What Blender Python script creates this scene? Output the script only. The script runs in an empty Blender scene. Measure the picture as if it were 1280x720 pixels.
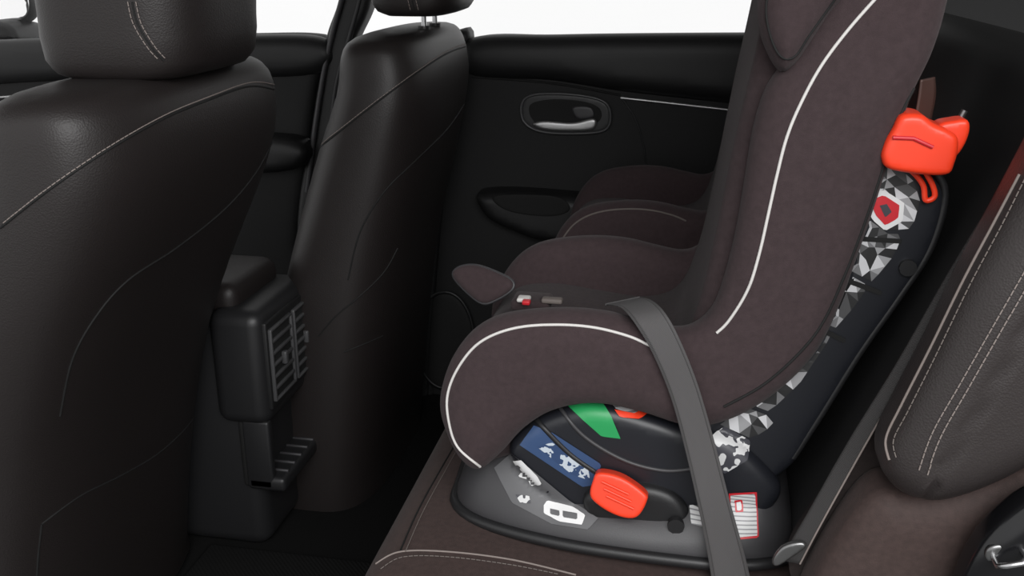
import bpy, bmesh, math, random
import numpy as np
from mathutils import Vector, Matrix, Euler
from mathutils.bvhtree import BVHTree
from mathutils.geometry import delaunay_2d_cdt

scn = bpy.context.scene
scn.view_settings.view_transform = 'Standard'
COL = scn.collection

# ------------------------------------------------------------------ camera
F = 1200.0
CAMLOC = Vector((0, 0, 1.17))
cd = bpy.data.cameras.new("camera"); cam = bpy.data.objects.new("camera", cd); COL.objects.link(cam)
cam.location = CAMLOC
cam.rotation_euler = (math.radians(90 - 19.3), 0, math.radians(10.7))
cd.sensor_width = 36; cd.lens = 36 * F / 1280; cd.clip_start = 0.02
scn.camera = cam
RM = Euler((math.radians(90 - 19.3), 0, math.radians(10.7))).to_matrix()

# survey helpers: sight line of a photo point, intersected with a real plane of the car
def ray(u, v): return (RM @ Vector(((u - 640) / F, (360 - v) / F, -1)))
def hit(u, v, o, n):
    d = ray(u, v); return CAMLOC + d * ((Vector(o) - CAMLOC).dot(n) / d.dot(n))
def hy(u, v, y): return hit(u, v, (0, y, 0), Vector((0, 1, 0)))
def hx(u, v, x): return hit(u, v, (x, 0, 0), Vector((1, 0, 0)))
def hz(u, v, z): return hit(u, v, (0, 0, z), Vector((0, 0, 1)))

# ------------------------------------------------------------------ materials
def mat(name, col, rough=0.5, metal=0.0, bump=None, sheen=0.0, coat=0.0, spec=0.5, var=0.0):
    m = bpy.data.materials.new(name); m.use_nodes = True
    nt = m.node_tree; b = nt.nodes["Principled BSDF"]
    b.inputs["Base Color"].default_value = (*col, 1); b.inputs["Roughness"].default_value = rough
    b.inputs["Metallic"].default_value = metal; b.inputs["Specular IOR Level"].default_value = spec
    b.inputs["Sheen Weight"].default_value = sheen; b.inputs["Sheen Roughness"].default_value = 0.5
    b.inputs["Coat Weight"].default_value = coat; b.inputs["Coat Roughness"].default_value = 0.15
    tc = nt.nodes.new("ShaderNodeTexCoord")
    if var > 0:
        n = nt.nodes.new("ShaderNodeTexNoise"); n.inputs["Scale"].default_value = 120; n.inputs["Detail"].default_value = 4
        nt.links.new(tc.outputs["Object"], n.inputs["Vector"])
        r = nt.nodes.new("ShaderNodeValToRGB")
        r.color_ramp.elements[0].position = .3; r.color_ramp.elements[1].position = .7
        r.color_ramp.elements[0].color = (*[c * (1 - var) for c in col], 1)
        r.color_ramp.elements[1].color = (*[c * (1 + var) for c in col], 1)
        nt.links.new(n.outputs["Fac"], r.inputs["Fac"]); nt.links.new(r.outputs["Color"], b.inputs["Base Color"])
    if bump:
        kind, sc, st = bump
        bp = nt.nodes.new("ShaderNodeBump"); bp.inputs["Strength"].default_value = st; bp.inputs["Distance"].default_value = 0.001
        if kind == 'grain':
            t = nt.nodes.new("ShaderNodeTexVoronoi"); t.inputs["Scale"].default_value = sc
            nt.links.new(tc.outputs["Object"], t.inputs["Vector"]); out = t.outputs["Distance"]
        elif kind == 'wave':
            t = nt.nodes.new("ShaderNodeTexWave"); t.inputs["Scale"].default_value = sc
            t.bands_direction = 'DIAGONAL'
            nt.links.new(tc.outputs["Object"], t.inputs["Vector"]); out = t.outputs["Fac"]
        else:
            t = nt.nodes.new("ShaderNodeTexNoise"); t.inputs["Scale"].default_value = sc; t.inputs["Detail"].default_value = 3
            nt.links.new(tc.outputs["Object"], t.inputs["Vector"]); out = t.outputs["Fac"]
        nt.links.new(out, bp.inputs["Height"]); nt.links.new(bp.outputs["Normal"], b.inputs["Normal"])
    return m

M = {}
M['leather'] = mat("black_leather", (.0155, .0125, .0122), .47, bump=('grain', 420, .25), spec=.42)
M['leather2'] = mat("rear_leather", (.028, .023, .0225), .45, bump=('grain', 420, .3), spec=.42)
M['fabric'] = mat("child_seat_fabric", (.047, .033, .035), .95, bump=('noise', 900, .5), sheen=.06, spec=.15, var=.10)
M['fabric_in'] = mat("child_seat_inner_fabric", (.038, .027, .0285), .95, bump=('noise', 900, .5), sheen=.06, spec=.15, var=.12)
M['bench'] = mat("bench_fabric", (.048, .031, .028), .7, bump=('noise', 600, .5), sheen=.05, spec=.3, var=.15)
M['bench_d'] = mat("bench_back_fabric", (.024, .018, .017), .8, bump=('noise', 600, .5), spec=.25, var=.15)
M['plastic'] = mat("black_plastic", (.013, .013, .014), .45, bump=('noise', 500, .15))
M['doorp'] = mat("door_plastic", (.010, .010, .0105), .5, bump=('noise', 400, .2), spec=.45)
M['soft'] = mat("door_soft_trim", (.0085, .0085, .0088), .65, bump=('noise', 400, .2), spec=.35)
M['gloss'] = mat("gloss_black", (.006, .006, .007), .2)
M['gray'] = mat("gray_plastic", (.040, .039, .042), .45, bump=('noise', 500, .15))
M['slat'] = mat("vent_plastic", (.06, .06, .062), .35)
M['frame'] = mat("frame_plastic", (.011, .012, .016), .4)
M['chrome'] = mat("chrome", (.55, .55, .56), .22, 1.0)
M['satin'] = mat("satin_metal", (.5, .5, .5), .4, .9)
M['dsatin'] = mat("dark_satin_metal", (.22, .22, .22), .3, .9)
M['pipe'] = mat("light_piping", (.62, .60, .58), .7)
M['pipe_d'] = mat("brown_piping", (.13, .11, .10), .7)
M['stitch'] = mat("stitch_thread", (.22, .185, .17), .8)
M['seam'] = mat("seam_dark", (.004, .004, .004), .8)  # near-black of the seams; also paints the shade inside hollows
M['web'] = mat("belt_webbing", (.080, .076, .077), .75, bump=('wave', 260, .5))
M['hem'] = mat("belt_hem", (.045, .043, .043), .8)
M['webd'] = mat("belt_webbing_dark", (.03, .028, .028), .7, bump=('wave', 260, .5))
M['red'] = mat("red_orange_plastic", (.85, .05, .015), .4)
M['redl'] = mat("red_label", (.55, .02, .03), .4)
M['green'] = mat("green_label", (.02, .30, .09), .4)
M['white'] = mat("white_label", (.72, .72, .72), .45)
M['carpet'] = mat("floor_carpet", (.008, .008, .008), 1, bump=('noise', 300, 1), spec=.1)
M['mat'] = mat("mat_carpet", (.012, .012, .012), 1, bump=('wave', 60, .6), spec=.1)
M['headliner'] = mat("headliner_cloth", (.35, .34, .33), .95, bump=('noise', 300, .5))
M['ground'] = mat("studio_ground", (.14, .14, .14), .8, var=.1)
M['paint'] = mat("car_paint", (.02, .02, .022), .2, coat=1)
FAC = [mat("facet_tone", (c, c, c * 1.03), .4) for c in (.02, .07, .16, .32, .6)]

def label_mat(name, c0, c1, scale, kind='noise', thr=.5):
    m = mat(name, c0, .4); nt = m.node_tree; b = nt.nodes["Principled BSDF"]
    tc = nt.nodes.new("ShaderNodeTexCoord"); r = nt.nodes.new("ShaderNodeValToRGB"); r.color_ramp.interpolation = 'CONSTANT'
    if kind == 'lines':
        t = nt.nodes.new("ShaderNodeTexWave"); t.bands_direction = 'Z'; t.inputs["Scale"].default_value = scale
        t.inputs["Distortion"].default_value = 0
    else:
        t = nt.nodes.new("ShaderNodeTexNoise"); t.inputs["Scale"].default_value = scale; t.inputs["Detail"].default_value = 1
    nt.links.new(tc.outputs["Object"], t.inputs["Vector"]); out = t.outputs["Fac"]
    r.color_ramp.elements[0].color = (*c0, 1); r.color_ramp.elements[1].color = (*c1, 1); r.color_ramp.elements[1].position = thr
    nt.links.new(out, r.inputs["Fac"]); nt.links.new(r.outputs["Color"], b.inputs["Base Color"])
    return m
M['skull'] = label_mat("floral_sticker", (.05, .05, .06), (.6, .6, .6), 75, 'noise', .52)
M['blue'] = label_mat("blue_sticker", (.03, .06, .14), (.50, .56, .62), 110, 'noise', .52)
M['bluep'] = mat("blue_plain", (.035, .07, .16), .4)
M['graylab'] = mat("gray_sticker", (.10, .10, .105), .4)
M['text'] = label_mat("printed_text_label", (.60, .60, .60), (.22, .22, .23), 62, 'lines', .78)

# ------------------------------------------------------------------ object helpers
def group(name, loc=(0, 0, 0)):
    e = bpy.data.objects.new(name, None); COL.objects.link(e); e.location = loc; e.empty_display_size = .1; return e
def link(name, me, m, par, smooth=True):
    o = bpy.data.objects.new(name, me); COL.objects.link(o)
    if m: me.materials.append(m)
    if smooth and hasattr(me, 'polygons'):
        for p in me.polygons: p.use_smooth = True
    o.parent = par; return o
def catmull(P, closed=True, n=8):
    P = [np.array(p, float) for p in P]; out = []; N = len(P)
    rng = range(N) if closed else range(N - 1)
    for i in rng:
        if closed: a, b, c, d = P[i - 1], P[i], P[(i + 1) % N], P[(i + 2) % N]
        else: a, b, c, d = P[max(i - 1, 0)], P[i], P[i + 1], P[min(i + 2, N - 1)]
        for k in range(n):
            t = k / n
            out.append(.5 * ((2 * b) + (-a + c) * t + (2 * a - 5 * b + 4 * c - d) * t * t + (-a + 3 * b - 3 * c + d) * t ** 3))
    if not closed: out.append(P[-1])
    return out
def resample(P, step, closed=True):
    P = np.array(P, float)
    if closed: P = np.vstack([P, P[:1]])
    L = np.r_[0, np.cumsum(np.linalg.norm(np.diff(P, axis=0), axis=1))]
    n = max(3, int(round(L[-1] / step))); s = np.linspace(0, L[-1], n + 1)
    if closed: s = s[:-1]
    return np.stack([np.interp(s, L, P[:, k]) for k in range(P.shape[1])], 1)
def distpoly(Q, P, closed=True):
    A = P; B = np.roll(P, -1, 0)
    if not closed: A = P[:-1]; B = P[1:]
    AB = B - A; l2 = (AB ** 2).sum(1) + 1e-12
    D = np.full(len(Q), 1e9)
    for s in range(0, len(Q), 2000):
        q = Q[s:s + 2000, None, :]
        t = np.clip(((q - A) * AB).sum(2) / l2, 0, 1)
        D[s:s + 2000] = np.sqrt((((q - (A + t[..., None] * AB)) ** 2).sum(2)).min(1))
    return D
def inside(Q, P):
    x, y = Q[:, 0], Q[:, 1]; r = np.zeros(len(Q), bool); n = len(P)
    for i in range(n):
        x1, y1 = P[i]; x2, y2 = P[(i + 1) % n]
        c = ((y1 > y) != (y2 > y))
        with np.errstate(divide='ignore', invalid='ignore'):
            r ^= c & (x < (x2 - x1) * (y - y1) / (y2 - y1 + 1e-15) + x1)
    return r
def tri(P, extra):
    pts = [Vector(p) for p in P] + [Vector(p) for p in extra]
    r = delaunay_2d_cdt(pts, [], [list(range(len(P)))], 1, 1e-6)
    return np.array([tuple(v) for v in r[0]]), r[2]

def puff(name, px, o, n, T=(.03, .03), R=.03, W=0.0, step=.008, m=None, par=None, grooves=(), pts3=None, smooth=True, warp=None, crown=0):
    """cushion-like body: outline drawn on the plane (o,n); rounded edges of radius R,
    swelling T[0] along +n and T[1] along -n, with a straight wall of half width W"""
    o = Vector(o); n = Vector(n).normalized()
    e1 = Vector((0, 0, 1)).cross(n)
    if e1.length < .01: e1 = Vector((1, 0, 0))
    e1.normalize(); e2 = n.cross(e1)
    def to2(p): d = p - o; return (d.dot(e1), d.dot(e2))
    P3 = [hit(u, v, o, n) for u, v in px] if pts3 is None else [Vector(p) for p in pts3]
    P = [to2(p) for p in P3]
    P = resample(catmull(P) if smooth else P, step)
    area = .5 * np.sum(P[:, 0] * np.roll(P[:, 1], -1) - np.roll(P[:, 0], -1) * P[:, 1])
    if area < 0: P = P[::-1].copy()
    tg = np.roll(P, -1, 0) - np.roll(P, 1, 0); tg /= np.linalg.norm(tg, axis=1)[:, None] + 1e-12
    nr = np.stack([-tg[:, 1], tg[:, 0]], 1)
    ex = []
    for f in (.03, .12, .28, .5, .75):
        q = P + nr * R * f; d = distpoly(q, P); ok = (d > R * f * .93) & inside(q, P); ex.append(q[ok])
    g = step * 1.25
    xs = np.arange(P[:, 0].min(), P[:, 0].max(), g); ys = np.arange(P[:, 1].min(), P[:, 1].max(), g)
    G = np.array([(x + (j % 2) * g / 2, y) for j, y in enumerate(ys) for x in xs])
    G = G[inside(G, P)]
    if len(G): G = G[distpoly(G, P) > R * .85]
    ex.append(G) if len(G) else None
    V, Fc = tri(P, np.vstack(ex) if ex else [])
    d = distpoly(V, P); d[d < 1e-5] = 0
    q = np.clip(d / R, 0, 1); s = np.sqrt(np.clip(1 - (1 - q) ** 2, 0, 1))
    s = s + crown * np.clip(d / R - 1, 0, 4)
    gr = np.zeros(len(V))
    for pl, dep, wid in grooves:
        L = np.array([to2(hit(u, v, o, n)) for u, v in catmull(pl, False)])
        gr = np.maximum(gr, dep * np.exp(-(distpoly(V, L, False) / wid) ** 2))
    hF = W + T[0] * s - gr * (q > .05); hB = -W - T[1] * s
    N = len(V)
    def w(p, h):
        r = o + e1 * p[0] + e2 * p[1] + n * h
        return warp(r) if warp else r
    verts = [w(V[i], hF[i]) for i in range(N)] + [w(V[i], hB[i]) for i in range(N)]
    faces = [tuple(f) for f in Fc] + [tuple(N + i for i in reversed(f)) for f in Fc]
    cnt = {}
    for f in Fc:
        for i in range(len(f)):
            a, b = f[i], f[(i + 1) % len(f)]; cnt[(a, b)] = 1
    for (a, b) in list(cnt):
        if (b, a) not in cnt: faces.append((b, a, a + N, b + N))
    me = bpy.data.meshes.new(name); me.from_pydata([tuple(v) for v in verts], [], faces)
    bm = bmesh.new(); bm.from_mesh(me); bmesh.ops.remove_doubles(bm, verts=bm.verts, dist=1e-6)
    bmesh.ops.recalc_face_normals(bm, faces=bm.faces); bm.to_mesh(me); bm.free()
    return link(name, me, m, par)

def loft(name, rings, m, par, sub=1):
    n = len(rings[0]); vs = [tuple(p) for r in rings for p in r]; fs = []
    for i in range(len(rings) - 1):
        for j in range(n):
            a = i * n + j; b = i * n + (j + 1) % n; fs.append((a, b, b + n, a + n))
    fs.append(tuple(reversed(range(n)))); fs.append(tuple(range((len(rings) - 1) * n, len(rings) * n)))
    me = bpy.data.meshes.new(name); me.from_pydata(vs, [], fs)
    bm = bmesh.new(); bm.from_mesh(me); bmesh.ops.recalc_face_normals(bm, faces=bm.faces)
    if sub: bmesh.ops.subdivide_edges(bm, edges=bm.edges, cuts=1, smooth=1.0, use_grid_fill=False)
    bm.to_mesh(me); bm.free()
    return link(name, me, m, par)

def rbox(name, lo, hi, r, m, par, seg=4, rot=None):
    bm = bmesh.new(); bmesh.ops.create_cube(bm, size=1)
    lo = Vector(lo); hi = Vector(hi); c = (lo + hi) / 2; s = hi - lo
    for v in bm.verts: v.co = Vector((v.co.x * s.x, v.co.y * s.y, v.co.z * s.z))
    bmesh.ops.bevel(bm, geom=bm.edges[:] , offset=r, segments=seg, profile=.5, affect='EDGES')
    if rot is not None: bmesh.ops.transform(bm, matrix=Euler(rot).to_matrix().to_4x4(), verts=bm.verts)
    bmesh.ops.translate(bm, vec=c, verts=bm.verts)
    me = bpy.data.meshes.new(name); bm.to_mesh(me); bm.free()
    return link(name, me, m, par)

def tube(name, P, r, m, par, closed=False):
    c = bpy.data.curves.new(name, 'CURVE'); c.dimensions = '3D'; c.bevel_depth = r; c.bevel_resolution = 3; c.use_fill_caps = True
    s = c.splines.new('POLY'); s.points.add(len(P) - 1); s.use_cyclic_u = closed
    for i, p in enumerate(P): s.points[i].co = (p[0], p[1], p[2], 1)
    s.use_smooth = True; c.materials.append(m)
    o = bpy.data.objects.new(name, c); COL.objects.link(o); o.parent = par; return o

def bvh(objs):
    V = []; T = []
    for ob in objs:
        k = len(V); V += [v.co.copy() for v in ob.data.vertices]; T += [tuple(k + i for i in p.vertices) for p in ob.data.polygons]
    return BVHTree.FromPolygons(V, T)
def cast(b, u, v, off=0.001):
    d = ray(u, v).normalized(); r = b.ray_cast(CAMLOC, d)
    if r[0] is None: return None
    nn = r[1] if r[1].dot(d) < 0 else -r[1]
    return r[0] + nn * off
def trace(b, px, off=.001, step=3):
    Q = resample(catmull(px, False), step, False); out = []
    for u, v in Q:
        p = cast(b, u, v, off)
        if p is not None and (not out or (p - out[-1]).length < .06): out.append(p)
    return out
def seamline(name, b, px, r, m, par, off=.0005):
    P = trace(b, px, off)
    if len(P) > 2:
        A = np.array([tuple(p) for p in P]); 
        for _ in range(2): A[1:-1] = (A[:-2] + 2 * A[1:-1] + A[2:]) / 4
        return tube(name, A, r, m, par)
def stitches(name, b, px, m, par, off=.0012, step=.009, ln=.006, r=.0008):
    P = trace(b, px, off, 2)
    if len(P) < 3: return
    A = resample(np.array([tuple(p) for p in P]), .0015, False)
    c = bpy.data.curves.new(name, 'CURVE'); c.dimensions = '3D'; c.bevel_depth = r; c.bevel_resolution = 1; c.use_fill_caps = True
    k = int(step / .0015); l = int(ln / .0015)
    for i in range(0, len(A) - l, k):
        s = c.splines.new('POLY'); s.points.add(l)
        for j in range(l + 1): s.points[j].co = (*A[i + j], 1)
    c.materials.append(m); o = bpy.data.objects.new(name, c); COL.objects.link(o); o.parent = par; return o
def decal(name, b, px, m, par, off=.0015, g=5, smooth=False):
    P = resample(catmull(px) if smooth else px, g)
    xs = np.arange(P[:, 0].min(), P[:, 0].max(), g); ys = np.arange(P[:, 1].min(), P[:, 1].max(), g)
    G = np.array([(x, y) for x in xs for y in ys]); G = G[inside(G, P)]
    if len(G): G = G[distpoly(G, P) > g * .5]
    V, Fc = tri(P, G if len(G) else [])
    vs = []; ok = []
    for u, v in V:
        p = cast(b, u, v, off); ok.append(p is not None); vs.append(tuple(p) if p else (0, 0, 0))
    fs = [tuple(f) for f in Fc if all(ok[i] for i in f) and max((Vector(vs[f[i]]) - Vector(vs[f[i - 1]])).length for i in range(3)) < .05]
    me = bpy.data.meshes.new(name); me.from_pydata(vs, [], fs)
    bm = bmesh.new(); bm.from_mesh(me); bmesh.ops.delete(bm, geom=[v for v in bm.verts if not v.link_faces], context='VERTS'); bm.to_mesh(me); bm.free()
    return link(name, me, m, par)
def facets(name, b, px, par, g=14, off=.0015, seed=1):
    """faceted black / white / gray triangle print"""
    rnd = random.Random(seed); P = resample(px, g)
    xs = np.arange(P[:, 0].min(), P[:, 0].max(), g); ys = np.arange(P[:, 1].min(), P[:, 1].max(), g)
    G = np.array([(x + rnd.uniform(-5, 5), y + rnd.uniform(-5, 5)) for x in xs for y in ys])
    G = G[inside(G, P)]
    if len(G): G = G[distpoly(G, P) > g * .45]
    V, Fc = tri(P, G if len(G) else [])
    C = [cast(b, u, v, off) for u, v in V]
    vs = [tuple(p) if p else (0, 0, 0) for p in C]
    fs = [tuple(f) for f in Fc if all(C[i] is not None for i in f)]
    me = bpy.data.meshes.new(name); me.from_pydata(vs, [], fs)
    o = link(name, me, None, par, False)
    for m in FAC: me.materials.append(m)
    for p in me.polygons: p.material_index = rnd.choice((0, 1, 2, 3, 4, 4, 3, 0, 1, 0))
    return o
def ribbon(name, L, Rr, m, par, th=.0014, hem=None):
    L = catmull([tuple(p) for p in L], False, 6); Rr = catmull([tuple(p) for p in Rr], False, 6); K = 6
    vs = []; fs = []
    for a, b_ in zip(L, Rr):
        for k in range(K + 1): vs.append(tuple(a + (b_ - a) * k / K))
    for i in range(len(L) - 1):
        for k in range(K): q = i * (K + 1) + k; fs.append((q, q + 1, q + K + 2, q + K + 1))
    me = bpy.data.meshes.new(name); me.from_pydata(vs, [], fs); o = link(name, me, m, par)
    s = o.modifiers.new("thickness", 'SOLIDIFY'); s.thickness = th; s.offset = 0
    if hem:
        for f in (.09, .91): tube("webbing_hem", [a + (b_ - a) * f + np.array((0, -.0004, 0)) for a, b_ in zip(L, Rr)], .0009, hem, par)
    return o

def sring(xc, yc, z, th, hw, n=3.5, N=48, tilt=0):
    r = []
    for k in range(N):
        a = 2 * math.pi * k / N; c, s = math.cos(a), math.sin(a)
        x = th * math.copysign(abs(c) ** (2 / n), c); y = hw * math.copysign(abs(s) ** (2 / n), s)
        r.append(Vector((xc + x, yc + y, z + x * tilt)))
    return r

# ------------------------------------------------------------------ front seats
def front_seat(yc, prof, hr_post, seams, hr):
    g = group("front_seat")
    rings = []
    A = []
    for u, v, hw, th in prof:
        p = hy(u, v, yc + hw * .80); A.append((p.x - th * .9, p.z, th, hw))
    A = sorted(A, key=lambda t: t[1])
    xs = np.array(A); zz = np.linspace(xs[0, 1], xs[-1, 1], 26)
    sm = [np.interp(zz, xs[:, 1], xs[:, k]) for k in (0, 2, 3)]
    for s in sm:
        for _ in range(2): s[1:-1] = (s[:-2] + 2 * s[1:-1] + s[2:]) / 4
    for i, z in enumerate(zz): rings.append(sring(sm[0][i], yc, z, sm[1][i], sm[2][i], 3.2, tilt=.12))
    xc, th, hw, zt = sm[0][-1], sm[1][-1], sm[2][-1], zz[-1]
    for dz, f in ((.014, .97), (.026, .9), (.035, .78), (.041, .6), (.044, .35), (.045, .1)):
        rings.append(sring(xc - dz * .1, yc, zt + dz, th * f, hw * (1 - (1 - f) * .55), 3.0, tilt=.12 * f))
    back = loft("seat_back", rings, M['leather'], g, 1)
    zb = .26; x0 = A[0][0]
    rbox("seat_cushion", (x0 - .50, yc - .25, zb - .16), (x0 + .04, yc + .22, zb + .02), .06, M['leather'], g, 5)
    rbox("seat_rail_near", (x0 - .45, yc - .19, -.06), (x0 - .02, yc - .16, zb - .15), .008, M['plastic'], g, 2)
    rbox("seat_rail_far", (x0 - .45, yc + .16, -.06), (x0 - .02, yc + .19, zb - .15), .008, M['plastic'], g, 2)
    pc = hy(hr_post[0], hr_post[1], yc)
    hrz = pc.z + hr['gap']; rr = []
    for t, f in ((0, .45), (.005, .75), (.016, .9), (.04, .98), (.08, 1), (.13, 1), (.17, .95), (.195, .85), (.208, .65), (.213, .3)):
        rr.append(sring(pc.x + hr['dx'] + t * .05, yc, hrz + t, hr['th'] * f, hr['hw'] * (1 - (1 - f) * .35), 3.4, tilt=0))
    head = loft("headrest", rr, M['leather'], g, 1)
    for s in (-1, 1):
        py = yc + s * .045
        tube("headrest_post", [(pc.x + .0, py, pc.z - .05), (pc.x + .0, py, hrz + .04)], .006, M['chrome'], g)
        tube("post_collar", [(pc.x + .0, py, pc.z - .02), (pc.x + .0, py, pc.z + .006)], .013, M['plastic'], g)
    b = bvh([back])
    for i, (kind, px) in enumerate(seams):
        seamline("seam_groove", b, px, .0018, M['seam'], g, .0002)
        if kind: stitches("stitching", b, [(u + kind[0], v + kind[1]) for u, v in px], M['stitch'], g)
    hb = bvh([head])
    for px in hr['seams']:
        seamline("headrest_seam", hb, px, .0014, M['seam'], g, .0002); stitches("headrest_stitching", hb, [(u + 5, v) for u, v in px], M['stitch'], g)
        stitches("headrest_stitching", hb, [(u - 5, v) for u, v in px], M['stitch'], g)
    return g

front_seat(1.355, [(345, 100, .30, .115), (358, 125, .305, .12), (352, 180, .31, .13), (333, 240, .315, .14), (308, 300, .32, .15), (290, 350, .32, .155),
                  (268, 420, .32, .16), (252, 520, .32, .16), (245, 600, .32, .16), (241, 700, .32, .15)],
           (175, 92),
           [((3, -5), [(345, 112), (310, 108), (260, 125), (200, 150), (130, 190), (60, 238), (0, 285)]),
            (None, [(346, 165), (320, 215), (280, 262), (220, 310), (160, 350), (120, 395), (90, 450), (75, 520)]),
            (None, [(258, 485), (240, 525), (200, 565), (150, 595), (100, 620), (52, 655)]),
            (None, [(52, 655), (48, 690), (46, 719)])],
           dict(gap=.004, dx=.030, th=.126, hw=.152, seams=[[(165, 2), (172, 30), (190, 60), (205, 76)]]))
front_seat(2.12, [(583, 50, .27, .095), (594, 70, .28, .10), (591, 100, .285, .115), (577, 180, .29, .13), (560, 250, .295, .135), (551, 300, .30, .14),
                  (540, 400, .30, .145), (531, 500, .30, .145), (528, 560, .30, .14)],
           (537, 34),
           [((2, -4), [(590, 56), (560, 66), (520, 92), (475, 125), (430, 160), (395, 190), (370, 225)]),
            (None, [(586, 120), (560, 160), (520, 200), (480, 240), (450, 290), (435, 350)]),
            (None, [(497, 310), (480, 340), (450, 370), (420, 395), (398, 420)]),
            (None, [(478, 420), (455, 430), (430, 440)])],
           dict(gap=.030, dx=-.01, th=.10, hw=.150, seams=[[(515, 0), (518, 12)]]))

# ------------------------------------------------------------------ centre console
g = group("center_console")
xr = -.83
rbox("console_body", (-1.55, 1.655, -.06), (xr - .02, 1.88, .475), .035, M['plastic'], g, 5)
rbox("armrest_lid", (-1.45, 1.66, .475), (xr - .045, 1.88, .545), .028, M['leather'], g, 5)
CY = 1.765
vp = rbox("vent_panel", (xr - .10, CY - .135, .25), (xr + .018, CY + .135, .50), .03, M['plastic'], g, 6)
rbox("vent_face", (xr, CY - .118, .285), (xr + .0225, CY + .118, .475), .004, M['doorp'], g, 3)
X0 = xr + .0225
for k, yy in enumerate((CY - .058, CY + .058)):
    rbox("vent_recess", (X0 - .004, yy - .048, .305), (X0 + .0015, yy + .048, .455), .001, M['seam'], g, 1)  # near-black sheet, paints the shade between the slats
    for zz in (.304, .456): rbox("vent_rim", (X0 - .002, yy - .052, zz - .003), (X0 + .007, yy + .052, zz + .003), .002, M['slat'], g, 2)
    for ys in (-.050, .050): rbox("vent_rim_side", (X0 - .002, yy + ys - .003, .302), (X0 + .007, yy + ys + .003, .458), .002, M['slat'], g, 2)
    for j in range(5):
        z = .329 + j * .0255
        rbox("vent_slat", (X0 - .001, yy - .047, z - .0035), (X0 + .0065, yy + .047, z + .0035), .0016, M['slat'], g, 2)
    rbox("vent_tab", (X0 + .002, yy - .007, .366), (X0 + .014, yy + .007, .394), .003, M['slat'], g, 2)
# open storage bin under the vents: floor, back, two cheeks and a ribbed lip
rbox("bin_back", (xr - .06, CY - .12, .10), (xr - .025, CY + .12, .255), .008, M['seam'], g, 3)  # near-black colour puts the shade of the bin into its back wall
for s in (-1, 1): rbox("bin_cheek", (xr - .05, CY + s * .112 - .010, .10), (xr + .010, CY + s * .112 + .010, .258), .006, M['plastic'], g, 3)
rbox("bin_lip", (xr - .05, CY - .122, .095), (xr + .035, CY + .122, .128), .01, M['plastic'], g, 3)
for j in range(6): rbox("bin_rib", (xr - .02, CY - .09 + j * .035, .126), (xr + .03, CY - .084 + j * .035, .132), .001, M['gray'], g, 1)

# ------------------------------------------------------------------ floor and roof
f = rbox("floor", (-2.3, .95, -.12), (1.3, 2.62, -.06), .01, M['carpet'], None, 1)
mt = rbox("floor_mat", (-.98, 1.22, -.06), (-.45, 1.64, -.048), .005, M['mat'], None, 2)
rf = rbox("ceiling", (-1.9, .78, 1.46), (1.5, 2.66, 1.50), .015, M['headliner'], None, 3)  # unseen car roof, added to cut the light from above
gr = rbox("ground", (-6, -6, -.50), (6, 6.5, -.45), .01, M['ground'], None, 1)  # unseen ground, added to lower the light coming from below
rbox("rocker_panel", (-2.3, .82, -.40), (.4, .97, -.02), .03, M['paint'], None, 3)

# ------------------------------------------------------------------ rear bench
YN = Vector((0, -1, 0))
g = group("rear_bench_seat")
ZC = .34
cp = [(-.435, .27), (-.428, .315), (-.395, .345), (-.33, .352), (-.15, .342), (.05, .335), (.22, .33), (.26, .25), (.26, .02), (-.36, .02), (-.40, .12)]
cush = puff("bench_cushion", None, (0, 1.75, 0), YN, T=(.05, .02), R=.05, W=.66, step=.014, m=M['bench'], par=g, pts3=[(x, 1.75, z) for x, z in cp])
sb = [(985, 700), (1040, 602), (1100, 500), (1160, 400), (1205, 325), (1250, 245), (1300, 150), (1325, 100), (1370, 80), (1430, 100), (1440, 300), (1330, 600), (1230, 760), (1050, 760)]
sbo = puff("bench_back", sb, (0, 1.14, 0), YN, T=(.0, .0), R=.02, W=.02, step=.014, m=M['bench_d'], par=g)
P3 = [hy(u, v, 1.16) for u, v in sb]
puff("bench_back_rest", None, (0, 1.80, 0), YN, T=(.01, .02), R=.03, W=.64, step=.016, m=M['soft'], par=g, pts3=[(p.x + .012, 1.80, p.z) for p in P3])
bol = [(1300, 160), (1282, 190), (1242, 265), (1200, 342), (1160, 425), (1122, 498), (1098, 548), (1100, 580), (1130, 605), (1180, 607), (1260, 575), (1340, 520), (1440, 400), (1440, 160), (1360, 120)]
bo = puff("side_bolster", bol, (0, 1.06, 0), YN, T=(.05, .05), R=.055, W=.015, step=.007, m=M['leather2'], par=g,
          grooves=[([(1330, 260), (1280, 352), (1235, 430), (1195, 500), (1160, 560), (1145, 600)], .006, .004)])
low = [(1000, 740), (1040, 660), (1090, 600), (1150, 600), (1240, 580), (1340, 540), (1400, 600), (1400, 800), (1000, 800)]
lo_ = puff("bench_side_cover", low, (0, 1.09, 0), YN, T=(.03, .03), R=.05, W=.02, step=.010, m=M['bench'], par=g)
b = bvh([bo])
seamline("bolster_piping", b, [(1275, 218), (1245, 275), (1205, 350), (1165, 432), (1128, 505), (1108, 548), (1112, 575)], .0016, M['stitch'], g)
stitches("bolster_stitching", b, [(1283, 222), (1253, 282), (1213, 357), (1173, 440), (1137, 512), (1118, 550), (1122, 575)], M['pipe_d'], g)
stitches("bolster_stitching", b, [(1286, 330), (1240, 410), (1200, 480), (1166, 540), (1148, 590)], M['stitch'], g)
stitches("bolster_stitching", b, [(1296, 336), (1250, 416), (1210, 486), (1176, 546), (1158, 596)], M['stitch'], g)
bb = bvh([sbo])
seamline("back_piping", bb, [(1000, 688), (1045, 610), (1103, 512), (1163, 412), (1212, 330)], .0014, M['stitch'], g)
cb = bvh([cush])
seamline("cushion_seam", cb, [(470, 705), (500, 690), (560, 690), (640, 700), (720, 719)], .0014, M['stitch'], g)
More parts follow.
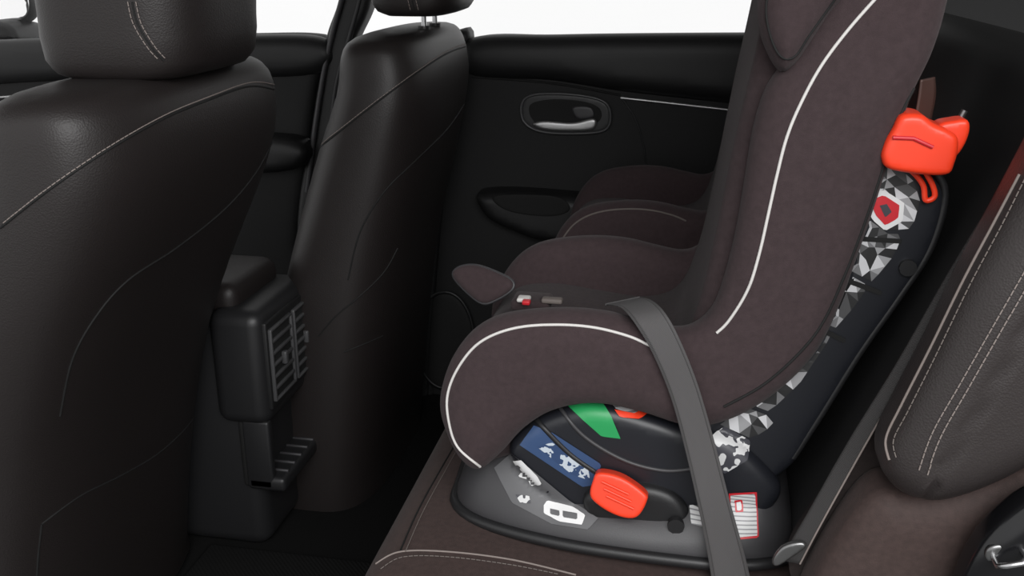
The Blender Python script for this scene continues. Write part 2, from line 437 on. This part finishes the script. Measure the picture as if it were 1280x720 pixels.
seamline("cushion_seam", cb, [(500, 690), (522, 640), (552, 585), (590, 520)], .0014, M['seam'], g)
stitches("cushion_stitching", cb, [(507, 690), (529, 640), (559, 585), (596, 520)], M['pipe_d'], g)
stitches("cushion_stitching", cb, [(476, 712), (504, 697), (562, 697), (640, 707), (700, 719)], M['pipe_d'], g)

# sill trim and door striker at the near rear corner
g = group("door_sill_trim")
puff("sill_panel", [(1190, 740), (1215, 680), (1250, 640), (1300, 610), (1400, 600), (1400, 800), (1190, 800)], (0, 1.0, 0), YN, T=(.02, .02), R=.03, W=.01, step=.01, m=M['gloss'], par=g)
g = group("door_striker")
c = hy(1264, 702, .96)
k = .6
tube("striker_loop", [c + Vector(q) * k for q in ((-.022, .03, -.01), (-.022, -.005, -.01), (-.012, -.015, 0), (.012, -.015, .008), (.022, -.005, .012), (.022, .03, .012))], .0035, M['chrome'], g)
puff("striker_plate", None, c + Vector((0, .018, 0)), YN, T=(.003, .0), R=.005, W=.002, step=.004, m=M['dsatin'], par=g, pts3=[c + Vector((q[0] * k, q[1], q[2] * k)) for q in ((-.03, .018, -.02), (.03, .018, -.008), (.032, .018, .02), (-.028, .018, .012))])

# ------------------------------------------------------------------ far side doors
YD = 2.52
dn = Vector((0, -1, 0))
g = group("door_1")
pan = puff("door_panel", [(592, 48), (700, 44), (850, 42), (1000, 42), (1180, 48), (1220, 200), (1200, 420), (1000, 540), (700, 590), (540, 590), (520, 540), (524, 470), (538, 330), (552, 200), (572, 100)],
           (0, YD, 0), dn, T=(.02, .02), R=.025, W=.02, step=.02, m=M['soft'], par=g)
up = puff("door_upper_trim", [(588, 48), (700, 43), (850, 41), (1000, 41), (1180, 46), (1180, 120), (1000, 140), (905, 128), (780, 114), (690, 100), (588, 92)],
          (0, YD - .03, 0), dn, T=(.035, .01), R=.05, W=.005, step=.014, m=M['doorp'], par=g)
pb = bvh([pan, up])
tube("chrome_trim_strip", trace(bvh([pan]), [(776, 122), (840, 129), (910, 137), (1000, 148)], .004), .004, M['satin'], g)
seamline("trim_seam", pb, [(590, 96), (690, 104), (776, 119)], .003, M['seam'], g)
seamline("panel_crease", pb, [(778, 124), (795, 150), (806, 190), (808, 235)], .0025, M['plastic'], g)
bez = [(652, 132), (662, 120), (690, 117), (730, 120), (756, 128), (763, 145), (755, 163), (715, 167), (675, 164), (655, 152)]
puff("handle_cup", bez, (0, YD - .045, 0), dn, T=(.004, .004), R=.006, W=.003, step=.006, m=M['plastic'], par=g)
tube("handle_bezel", [hy(u, v, YD - .052) for u, v in catmull(bez)], .0035, M['slat'], g, True)
puff("handle_recess", [(662, 132), (690, 124), (730, 127), (750, 136), (748, 152), (715, 158), (672, 155)], (0, YD - .051, 0), dn, T=(.001, .001), R=.004, W=.0008, step=.006, m=M['seam'], par=g)  # flat dark plate, shade of the handle hollow done in colour
puff("door_handle", [(666, 155), (680, 151), (715, 153), (740, 148), (746, 153), (740, 162), (712, 164), (680, 162)], (0, YD - .062, 0), dn, T=(.005, .004), R=.008, W=.001, step=.004, m=M['satin'], par=g)
puff("lock_tab", [(716, 134), (738, 134), (742, 146), (722, 148)], (0, YD - .056, 0), dn, T=(.003, .004), R=.006, W=.001, step=.004, m=M['gray'], par=g)
puff("armrest", [(598, 243), (612, 236), (660, 236), (760, 244), (900, 252), (1000, 262), (1000, 320), (880, 312), (700, 300), (645, 285), (612, 268)], (0, YD - .06, 0), dn, T=(.035, .03), R=.03, W=.02, step=.012, m=M['doorp'], par=g)
puff("pull_pocket", [(618, 245), (660, 243), (700, 247), (712, 262), (690, 270), (645, 266), (622, 256)], (0, YD - .118, 0), dn, T=(.002, .002), R=.004, W=.001, step=.008, m=M['seam'], par=g)  # flat dark plate on the armrest, painted shade of the pocket opening
sp = [(556 + 36 * math.cos(a), 425 + 60 * math.sin(a)) for a in [k * math.pi / 8 for k in range(16)]]
puff("speaker_grille", sp, (0, YD - .045, 0), dn, T=(.006, .005), R=.02, W=.004, step=.01, m=M['seam'], par=g)
tube("speaker_ring", [hy(u, v, YD - .055) for u, v in catmull(sp)], .005, M['doorp'], g, True)
puff("door_edge_seal", [(540, 300), (552, 190), (570, 100), (578, 100), (562, 190), (550, 300), (538, 460), (534, 560), (524, 560), (527, 460)], (0, YD - .04, 0), dn, T=(.01, .01), R=.008, W=.008, step=.012, m=M['doorp'], par=g)
zs = hy(700, 43, YD).z
zt = zs + .42
def bar(nm, x0, z0, x1, z1, w, par, y=YD, m=None):
    d = Vector((x1 - x0, 0, z1 - z0)).normalized(); n_ = Vector((-d.z, 0, d.x)) * w
    a = Vector((x0, y, z0)); b_ = Vector((x1, y, z1))
    return puff(nm, None, (0, y, 0), dn, T=(.01, .01), R=.015, W=.012, step=.02, m=m or M['plastic'], par=par, pts3=[a - n_, b_ - n_, b_ + n_, a + n_], smooth=False)
xa = hy(600, 43, YD).x; xb = hy(1180, 43, YD).x
bar("window_frame_top", xa - .2, zt, xb - .1, zt, .03, g)
bar("window_frame_rear", xb, zs - .02, xb - .12, zt, .04, g)

g = group("window_1")
def glass_mat():
    m = bpy.data.materials.new("window_glass"); m.use_nodes = True; nt = m.node_tree; nt.nodes.clear()
    o = nt.nodes.new("ShaderNodeOutputMaterial"); mx = nt.nodes.new("ShaderNodeMixShader"); t = nt.nodes.new("ShaderNodeBsdfTransparent"); gl = nt.nodes.new("ShaderNodeBsdfGlossy")
    gl.inputs["Roughness"].default_value = .02; mx.inputs[0].default_value = .02
    nt.links.new(t.outputs[0], mx.inputs[1]); nt.links.new(gl.outputs[0], mx.inputs[2]); nt.links.new(mx.outputs[0], o.inputs[0]); return m
M['glass'] = glass_mat()
rbox("glass_pane", (xa - .1, YD + .005, zs - .03), (xb, YD + .009, zt), .001, M['glass'], g, 1)

g = group("b_pillar")
puff("pillar_trim", [(448, -120), (485, -120), (468, 0), (452, 60), (560, 40), (590, 40), (580, 110), (556, 220), (545, 400), (530, 600), (380, 600), (375, 300), (392, 170), (404, 95), (413, 42), (430, -10)],
     (0, YD - .01, 0), dn, T=(.02, .02), R=.02, W=.02, step=.014, m=M['doorp'], par=g)
tube("pillar_edge_trim", [hy(u, v, YD - .055) for u, v in catmull([(450, -110), (432, -20), (416, 40), (405, 90), (394, 160), (384, 240)], False)], .007, M['gray'], g)
tube("pillar_seal", [hy(u, v, YD - .045) for u, v in catmull([(470, -110), (452, -10), (436, 50), (420, 110), (410, 200)], False)], .008, M['plastic'], g)

g = group("door_2")
fp = puff("door_panel", [(412, 46), (300, 42), (150, 44), (0, 50), (-120, 60), (-160, 300), (0, 520), (380, 480), (378, 300), (394, 150), (404, 90)],
     (0, YD, 0), dn, T=(.02, .02), R=.03, W=.02, step=.02, m=M['soft'], par=g)
fu = puff("door_upper_trim", [(408, 48), (300, 43), (150, 45), (0, 50), (-120, 58), (-120, 120), (0, 105), (200, 96), (396, 92)],
     (0, YD - .03, 0), dn, T=(.035, .01), R=.04, W=.005, step=.016, m=M['doorp'], par=g)
tube("chrome_trim_strip", trace(bvh([fp]), [(-40, 124), (20, 120), (58, 116)], .004), .004, M['satin'], g)
puff("armrest", [(-100, 190), (0, 180), (200, 170), (370, 170), (370, 210), (200, 215), (0, 230), (-100, 240)], (0, YD - .06, 0), dn, T=(.035, .03), R=.03, W=.02, step=.02, m=M['doorp'], par=g)
xc_, xd_ = hy(-120, 43, YD).x, hy(412, 43, YD).x
bar("window_frame_top", xc_ - .0, zt, xd_ + .1, zt, .03, g)
bar("mirror_sail", xc_ + .18, zs - .02, xc_ + .02, zs + .2, .05, g)
g = group("window_2")
rbox("glass_pane", (xc_, YD + .005, zs - .03), (xd_ + .08, YD + .009, zt), .001, M['glass'], g, 1)

g = group("side_mirror")
mo = [(-60, 0), (-40, -22), (0, -30), (35, -12), (42, 12), (30, 30), (-10, 38), (-50, 30)]
puff("mirror_housing", mo, (0, 2.78, 0), dn, T=(.005, .06), R=.04, W=.01, step=.012, m=M['doorp'], par=g)
puff("mirror_glass", [(-54, 2), (-38, -17), (0, -24), (30, -10), (36, 10), (26, 25), (-10, 33), (-46, 26)], (0, 2.762, 0), dn, T=(.001, .001), R=.004, W=.001, step=.01, m=mat("mirror_silver", (.95, .95, .95), .03, 1.0), par=g)
puff("mirror_arm", [(-30, 30), (20, 30), (30, 70), (-40, 70)], (0, 2.72, 0), dn, T=(.02, .12), R=.02, W=.02, step=.014, m=M['doorp'], par=g)

g = group("c_pillar")
puff("pillar_trim", [(1150, -140), (1500, -140), (1500, 400), (1180, 400), (1165, 100)], (0, YD - .01, 0), dn, T=(.02, .02), R=.03, W=.02, step=.03, m=M['doorp'], par=g)

# ------------------------------------------------------------------ child seat
g = CS = group("child_seat")
side = [(556, 525), (552, 492), (562, 455), (580, 425), (605, 403), (640, 391), (700, 386), (755, 390), (805, 402), (845, 410), (872, 402), (893, 378), (908, 335), (921, 280), (931, 220),
        (941, 160), (956, 112), (978, 78), (1000, 45), (1020, 5), (1035, -50), (1050, -120), (1080, -180), (1130, -185), (1180, -140), (1192, -60), (1180, 10), (1163, 65), (1138, 118), (1116, 180), (1094, 250), (1070, 320),
        (1048, 380), (1018, 438), (968, 488), (912, 520), (862, 528), (800, 510), (745, 500), (695, 508), (658, 530), (628, 562), (600, 582), (574, 564)]
YP = 1.235
near = puff("side_shell_near", side, (0, YP, 0), YN, T=(.035, .03), R=.045, W=.004, step=.007, m=M['fabric'], par=g, crown=.06,
            grooves=[([(800, 505), (815, 470), (845, 445), (880, 425), (903, 400), (925, 350)], .004, .005), ([(690, 440), (692, 475), (715, 500)], .004, .005)])
P3s = [hy(u, v, YP) for u, v in side]
puff("side_shell_far", None, (0, 1.60, 0), YN, T=(.03, .035), R=.045, W=.004, step=.008, m=M['fabric'], par=g, pts3=[(p.x + max(0, p.z - .75) * .03, 1.60, p.z) for p in P3s], crown=.06)
inn = [(612, 520), (596, 460), (602, 420), (630, 396), (680, 392), (740, 402), (800, 410), (845, 395), (872, 340), (892, 260), (912, 160), (935, 60), (955, -30), (975, -110), (1060, -120), (1080, 0), (1050, 150), (1010, 290), (960, 390), (900, 450), (700, 500)]
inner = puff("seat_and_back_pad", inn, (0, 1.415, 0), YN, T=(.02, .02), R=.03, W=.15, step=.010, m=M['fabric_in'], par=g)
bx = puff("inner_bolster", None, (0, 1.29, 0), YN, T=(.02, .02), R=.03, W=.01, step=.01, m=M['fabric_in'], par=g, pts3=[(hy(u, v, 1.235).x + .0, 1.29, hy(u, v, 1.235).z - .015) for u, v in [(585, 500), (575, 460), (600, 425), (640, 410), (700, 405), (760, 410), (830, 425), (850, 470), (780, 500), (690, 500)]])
hw_ = [(968, -60), (951, -20), (946, 15), (953, 52), (973, 88), (994, 78), (1014, 50), (1038, 15), (1064, -15), (1050, -70)]
hn = puff("head_wing_near", hw_, (0, 1.228, 0), YN, T=(.042, .03), R=.03, W=.004, step=.006, m=M['fabric'], par=g)
seamline("head_wing_seam", bvh([hn, near]), [(962, -20), (958, 15), (965, 50), (978, 72), (994, 70), (1010, 46), (1032, 15), (1050, -10)], .0015, M['seam'], g)
p3 = [hy(u, v, 1.235) for u, v in hw_]
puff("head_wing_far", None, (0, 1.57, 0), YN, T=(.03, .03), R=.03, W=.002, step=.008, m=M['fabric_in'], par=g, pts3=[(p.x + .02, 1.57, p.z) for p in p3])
nb = bvh([near])
for px in ([(600, 583), (572, 558), (561, 525), (560, 492), (574, 458), (600, 428), (640, 411), (690, 406), (740, 409), (785, 420), (812, 432)],
           [(1100, -8), (1062, 35), (1028, 80), (1003, 125), (984, 170), (971, 220), (960, 270), (949, 318), (935, 362), (912, 400), (896, 416)]):
    seamline("white_piping", nb, px, .0020, M['pipe'], g)
seamline("back_piping_outer", nb, [(1142, 110), (1118, 160), (1100, 220), (1078, 285), (1055, 345), (1030, 400), (1000, 440), (955, 480), (905, 508)], .002, M['seam'], g)
tq = [(567, 345), (575, 334), (596, 332), (622, 341), (640, 351), (640, 362), (622, 374), (604, 379), (585, 366)]
puff("crotch_pad", tq, (0, 1.40, .70), Vector((-.25, -.9, .45)), T=(.008, .008), R=.012, W=.002, step=.004, m=M['fabric'], par=g)
tube("crotch_pad_edge", [hit(u, v, (0, 1.40, .70), Vector((-.25, -.9, .45)).normalized()) for u, v in catmull(tq)], .0028, M['gray'], g, True)
rbox("harness_buckle", hy(665, 378, 1.38) - Vector((.03, .025, .008)), hy(665, 378, 1.38) + Vector((.03, .025, .010)), .006, M['fabric_in'], g, 3)
q = hy(655, 374, 1.36); rbox("buckle_button", q - Vector((.010, .010, .003)), q + Vector((.010, .010, .004)), .003, M['pipe'], g, 3)
q = hy(658, 378, 1.34); rbox("buckle_release", q - Vector((.006, .006, .003)), q + Vector((.006, .006, .004)), .002, M['redl'], g, 3)
q = hy(690, 376, 1.36); rbox("buckle_tongue", q - Vector((.016, .006, .004)), q + Vector((.016, .01, .004)), .003, M['pipe_d'], g, 3)
# back frame
fr = [(1082, 215), (1105, 192), (1140, 192), (1168, 214), (1180, 246), (1162, 310), (1122, 372), (1074, 440), (1024, 520), (990, 572), (945, 600), (885, 606), (850, 560), (900, 500), (990, 440), (1040, 360), (1070, 270)]
frame = puff("back_frame_near", fr, (0, 1.275, 0), YN, T=(.02, .02), R=.015, W=.01, step=.007, m=M['frame'], par=g)
pf = [hy(u, v, 1.275) for u, v in fr]
puff("back_frame_far", None, (0, 1.56, 0), YN, T=(.02, .02), R=.015, W=.01, step=.010, m=M['frame'], par=g, pts3=[(p.x, 1.56, p.z) for p in pf])
puff("back_frame_shell", None, (0, 1.42, 0), YN, T=(.0, .0), R=.015, W=.13, step=.012, m=M['frame'], par=g, pts3=[(p.x - .012, 1.42, p.z) for p in pf])
tube("frame_rim", [hy(u, v, 1.25) for u, v in catmull([(1140, 192), (1168, 214), (1181, 246), (1163, 310), (1123, 372), (1075, 440), (1025, 520), (991, 572)], False)], .005, M['plastic'], g)
fb = bvh([frame])
facets("sticker_facet", fb, [(1088, 222), (1112, 205), (1140, 222), (1150, 250), (1140, 285), (1112, 288), (1080, 262)], g, 13, seed=3)
facets("sticker_facet", fb, [(1078, 268), (1110, 292), (1128, 292), (1118, 318), (1090, 352), (1058, 335)], g, 13, seed=5)
facets("sticker_facet", fb, [(1056, 340), (1086, 357), (1066, 385), (1042, 412), (1030, 402)], g, 14, seed=7)
facets("sticker_facet", fb, [(1028, 408), (1040, 418), (1000, 478), (962, 514), (938, 505), (985, 468)], g, 14, seed=9)
for c_ in ((1072, 300, 1120, 300), (1050, 345, 1095, 365), (1020, 405, 1050, 425)):
    decal("sticker_gap", fb, [(c_[0] - 12, c_[1] - 6), (c_[2] + 8, c_[3] - 2), (c_[2] + 6, c_[3] + 4), (c_[0] - 14, c_[1])], M['seam'], g, .0022)
decal("red_badge", fb, [(1088, 250), (1104, 243), (1124, 256), (1122, 272), (1106, 281), (1094, 268)], M['redl'], g, .0032)
decal("badge_mark", fb, [(1099, 256), (1108, 254), (1114, 264), (1106, 271)], M['skull'], g, .0038, 3)
decal("badge_outline", fb, [(1083, 248), (1103, 236), (1130, 253), (1128, 276), (1106, 288), (1090, 274)], M['white'], g, .0026)
q = hy(1133, 332, 1.25); tube("frame_knob", [q, q + Vector((0, -.012, 0))], .011, M['plastic'], g)
# recline body between shell and base
rc = [(640, 562), (664, 524), (705, 505), (760, 500), (862, 528), (912, 540), (960, 580), (975, 610), (940, 645), (860, 665), (780, 660), (705, 625)]
YB = 1.255
body = puff("recline_body", rc, (0, YB, 0), YN, T=(.02, .02), R=.02, W=.01, step=.007, m=M['frame'], par=g)
pr = [hy(u, v, YB) for u, v in rc]
puff("recline_body_core", None, (0, 1.42, 0), YN, T=(0, 0), R=.015, W=.15, step=.012, m=M['plastic'], par=g, pts3=[(p.x, 1.42, p.z) for p in pr])
# base: footprint lofted upward
fp_ = [(-.335, 1.34), (-.325, 1.27), (-.27, 1.225), (-.15, 1.195), (0, 1.185), (.10, 1.19), (.165, 1.22), (.185, 1.29), (.185, 1.55), (.16, 1.63), (0, 1.65), (-.25, 1.64), (-.32, 1.58), (-.34, 1.46)]
fpS = resample(catmull(fp_), .02)
cen = fpS.mean(0); rings = []
for z, s in ((.345, .93), (.350, .985), (.360, 1.0), (.372, .985), (.384, .95), (.396, .90), (.405, .85), (.412, .78), (.414, .5)):
    ring = []
    for p in fpS:
        k = (z - .36) / .055 if z > .36 else 0
        rise = .055 * max(0, min(1, (p[0] + .02) / .18)) ** 1.5 + .05 * max(0, min(1, (-.18 - p[0]) / .12))
        ring.append(Vector((cen[0] + (p[0] - cen[0]) * s, cen[1] + (p[1] - cen[1]) * s, z + rise * k)))
    rings.append(ring)
base = loft("base", rings, M['gray'], g, 1)
lipR = [Vector((cen[0] + (p[0] - cen[0]) * 1.012, cen[1] + (p[1] - cen[1]) * 1.012, .354)) for p in fpS]
tube("base_rim", lipR, .009, M['plastic'], g, True)
bs = bvh([base, body])
afb = bvh([base, body, frame])
facets("sticker_text", afb, [(900, 530), (932, 508), (958, 518), (968, 530), (940, 548)], g, 13, seed=11)
decal("sticker_floral", afb, [(890, 545), (905, 532), (938, 550), (934, 575), (905, 592), (886, 570)], M['skull'], g, .0015, 4)
seamline("recline_rail", bs, [(640, 545), (672, 585), (712, 620), (760, 648), (820, 655)], .005, M['plastic'], g)
seamline("recline_rail", bs, [(668, 522), (710, 565), (745, 590)], .004, M['plastic'], g)
seamline("recline_rail", bs, [(700, 510), (730, 545), (780, 575), (830, 588), (870, 585)], .003, M['gray'], g)
decal("blue_label", bs, [(650, 556), (668, 532), (690, 540), (752, 580), (742, 606), (728, 608)], M['bluep'], g)
decal("blue_label_print", bs, [(672, 558), (690, 552), (735, 582), (738, 600), (715, 592)], M['blue'], g, .0022)
decal("green_label", bs, [(710, 508), (752, 502), (764, 520), (776, 548), (752, 545)], M['green'], g)
decal("instruction_label", bs, [(760, 500), (790, 498), (832, 508), (830, 518), (795, 518), (770, 512)], M['text'], g)
decal("red_pointer", bs, [(768, 513), (795, 518), (800, 512), (812, 516), (800, 524), (775, 522)], M['red'], g, .003)
decal("gray_label", bs, [(618, 585), (640, 566), (672, 592), (712, 625), (748, 648), (735, 662), (690, 655), (640, 628)], M['graylab'], g, .002)
decal("label_icon", bs, [(643, 575), (652, 574), (672, 594), (678, 604), (664, 608), (660, 600), (648, 596), (652, 590)], M['white'], g, .003, 3)
decal("label_icon", bs, [(680, 632), (684, 626), (716, 634), (732, 644), (728, 656), (700, 652), (680, 642)], M['white'], g, .003, 3)
for c0, c1 in (((688, 636), (700, 646)), ((704, 639), (722, 650))):
    decal("label_icon_print", bs, [c0, (c1[0], c0[1] + 3), c1, (c0[0], c1[1] - 3)], M['graylab'], g, .0036, 3)
decal("label_icon", bs, [(645, 618), (662, 620), (664, 630), (650, 628)], M['skull'], g, .003, 3)
decal("info_label_border", bs, [(911, 616), (946, 614), (948, 672), (913, 675)], M['redl'], g, .002)
decal("info_label", bs, [(913, 618), (944, 616), (946, 669), (915, 672)], M['text'], g, .003)
decal("info_label_box", bs, [(918, 624), (928, 623), (929, 640), (919, 641)], M['redl'], g, .0036, 3)
decal("info_label_box_inner", bs, [(920, 626), (926, 625), (927, 638), (921, 639)], M['white'], g, .0042, 3)
decal("info_label", bs, [(862, 630), (884, 640), (886, 660), (864, 655)], M['text'], g, .003)
q = cast(bs, 845, 655) or hy(845, 655, 1.22)
tube("base_knob", [q, q + Vector((0, -.008, 0))], .012, M['plastic'], g)
lv = [(742, 598), (750, 588), (778, 594), (806, 613), (809, 624), (795, 644), (768, 640), (740, 620)]
LN = Vector((0, -1, .25)).normalized()
puff("recline_lever", lv, (0, 1.200, .43), LN, T=(.005, .005), R=.005, W=.009, step=.003, m=M['red'], par=g)
for k in range(3):
    u0 = 752 + k * 3; v0 = 602 + k * 9; oo = Vector((0, 1.200, .43)) + LN * .0145
    tube("lever_rib", [hit(u0, v0, oo, LN), hit(u0 + 34, v0 + 16, oo, LN)], .0022, M['red'], g)
puff("lever_mount", [(795, 600), (840, 610), (862, 635), (850, 660), (800, 660), (740, 640), (735, 610)], (0, 1.232, 0), YN, T=(.012, .01), R=.015, W=.01, step=.006, m=M['plastic'], par=g)
# red lock-off clamp at the top back
tl = [(1112, 156), (1122, 140), (1146, 139), (1162, 150), (1180, 158), (1192, 170), (1188, 198), (1174, 214), (1112, 208), (1098, 194), (1102, 174)]
puff("lockoff_clamp", tl, (0, 1.225, 0), YN, T=(.010, .010), R=.008, W=.020, step=.004, m=M['red'], par=g)
puff("lockoff_hook", [(1168, 156), (1190, 148), (1206, 148), (1208, 162), (1200, 182), (1188, 194), (1170, 188)], (0, 1.225, 0), YN, T=(.006, .006), R=.006, W=.012, step=.004, m=M['red'], par=g)
tube("lockoff_slot", [hy(u, v, 1.194) for u, v in ((1116, 172), (1142, 173), (1166, 184))], .0025, M['redl'], g)
tube("clamp_cord", [hy(u, v, 1.235) for u, v in catmull([(1126, 205), (1142, 216), (1154, 232), (1157, 250), (1168, 246), (1166, 232), (1156, 214)], False)], .0035, M['red'], g)
bz = mat("bronze", (.06, .03, .024), .45, .3)
ribbon("tether_strap", [hy(1150, 100, 1.25), hy(1147, 122, 1.25), hy(1143, 146, 1.25)], [hy(1168, 96, 1.26), hy(1169, 120, 1.26), hy(1163, 152, 1.26)], bz, g, .003)
tube("tether_tip", [hy(1198, 152, 1.24), hy(1206, 138, 1.24)], .004, M['dsatin'], g)

# seat belt through the near child seat
g = group("seat_belt")
Lp = [(757, 381), (775, 384), (792, 402), (815, 440), (838, 495), (856, 560), (872, 630), (884, 690), (892, 740)]
Rp = [(800, 372), (815, 376), (832, 392), (850, 425), (872, 480), (892, 548), (912, 625), (930, 690), (942, 740)]
def bp(i, u, v):
    if i < 2: y = (1.285, 1.24)[i]
    else: y = (1.202, 1.19, 1.186, 1.18, 1.17, 1.165, 1.16)[i - 2]
    return hy(u, v, y)
ribbon("lap_webbing", [bp(i, *p) for i, p in enumerate(Lp)], [bp(i, *p) for i, p in enumerate(Rp)], M['web'], g, hem=M['hem'])
tube("webbing_edge", [bp(0, *Lp[0]) + Vector((.0, .0, 0)), bp(0, *Rp[0])], .002, M['web'], g)
g = group("seat_belt_anchor")
Ls = [(975, 700), (1010, 640), (1060, 552), (1120, 455), (1180, 350), (1225, 275)]
Rs = [(1000, 705), (1028, 652), (1076, 566), (1134, 465), (1190, 362), (1235, 285)]
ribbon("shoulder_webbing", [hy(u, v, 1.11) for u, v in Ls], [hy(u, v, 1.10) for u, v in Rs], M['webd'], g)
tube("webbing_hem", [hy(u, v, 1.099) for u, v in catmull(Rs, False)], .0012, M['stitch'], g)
puff("anchor_plate", [(965, 700), (978, 682), (1000, 676), (1008, 682), (992, 694), (972, 706)], (0, 1.10, 0), YN, T=(.004, .003), R=.004, W=.001, step=.003, m=M['dsatin'], par=g)

# second child seat on the far place (same shell, plainer fittings)
C2 = group("child_seat")
for o in [o for o in list(COL.objects) if o.parent == CS]:
    if any(o.name.startswith(k) for k in ('crotch', 'buckle', 'harness', 'inner_bolster')): continue
    c = o.copy(); COL.objects.link(c); c.parent = C2
    if o.name.startswith('white_piping'):
        c.data = o.data.copy(); c.data.materials[0] = M['pipe_d']; c.name = "arm_piping"
C2.scale = (.95, .95, .95)
C2.location = (.035, .77, .017)

# ------------------------------------------------------------------ light
w = bpy.data.worlds.new("studio_world"); scn.world = w; w.use_nodes = True
w.node_tree.nodes["Background"].inputs[0].default_value = (1, 1, 1, 1); w.node_tree.nodes["Background"].inputs[1].default_value = 1.0
def area(name, loc, tgt, size, e):
    l = bpy.data.lights.new(name, 'AREA'); l.shape = 'RECTANGLE'; l.size = size[0]; l.size_y = size[1]; l.energy = e
    o = bpy.data.objects.new(name, l); COL.objects.link(o); o.location = loc
    o.rotation_euler = (Vector(tgt) - Vector(loc)).to_track_quat('-Z', 'Y').to_euler(); return o
area("studio_softbox", (.7, -1.1, 2.2), (.1, 1.4, .6), (2.2, 1.4), 75)  # added fill lamp on the open door side, no fixture of the place
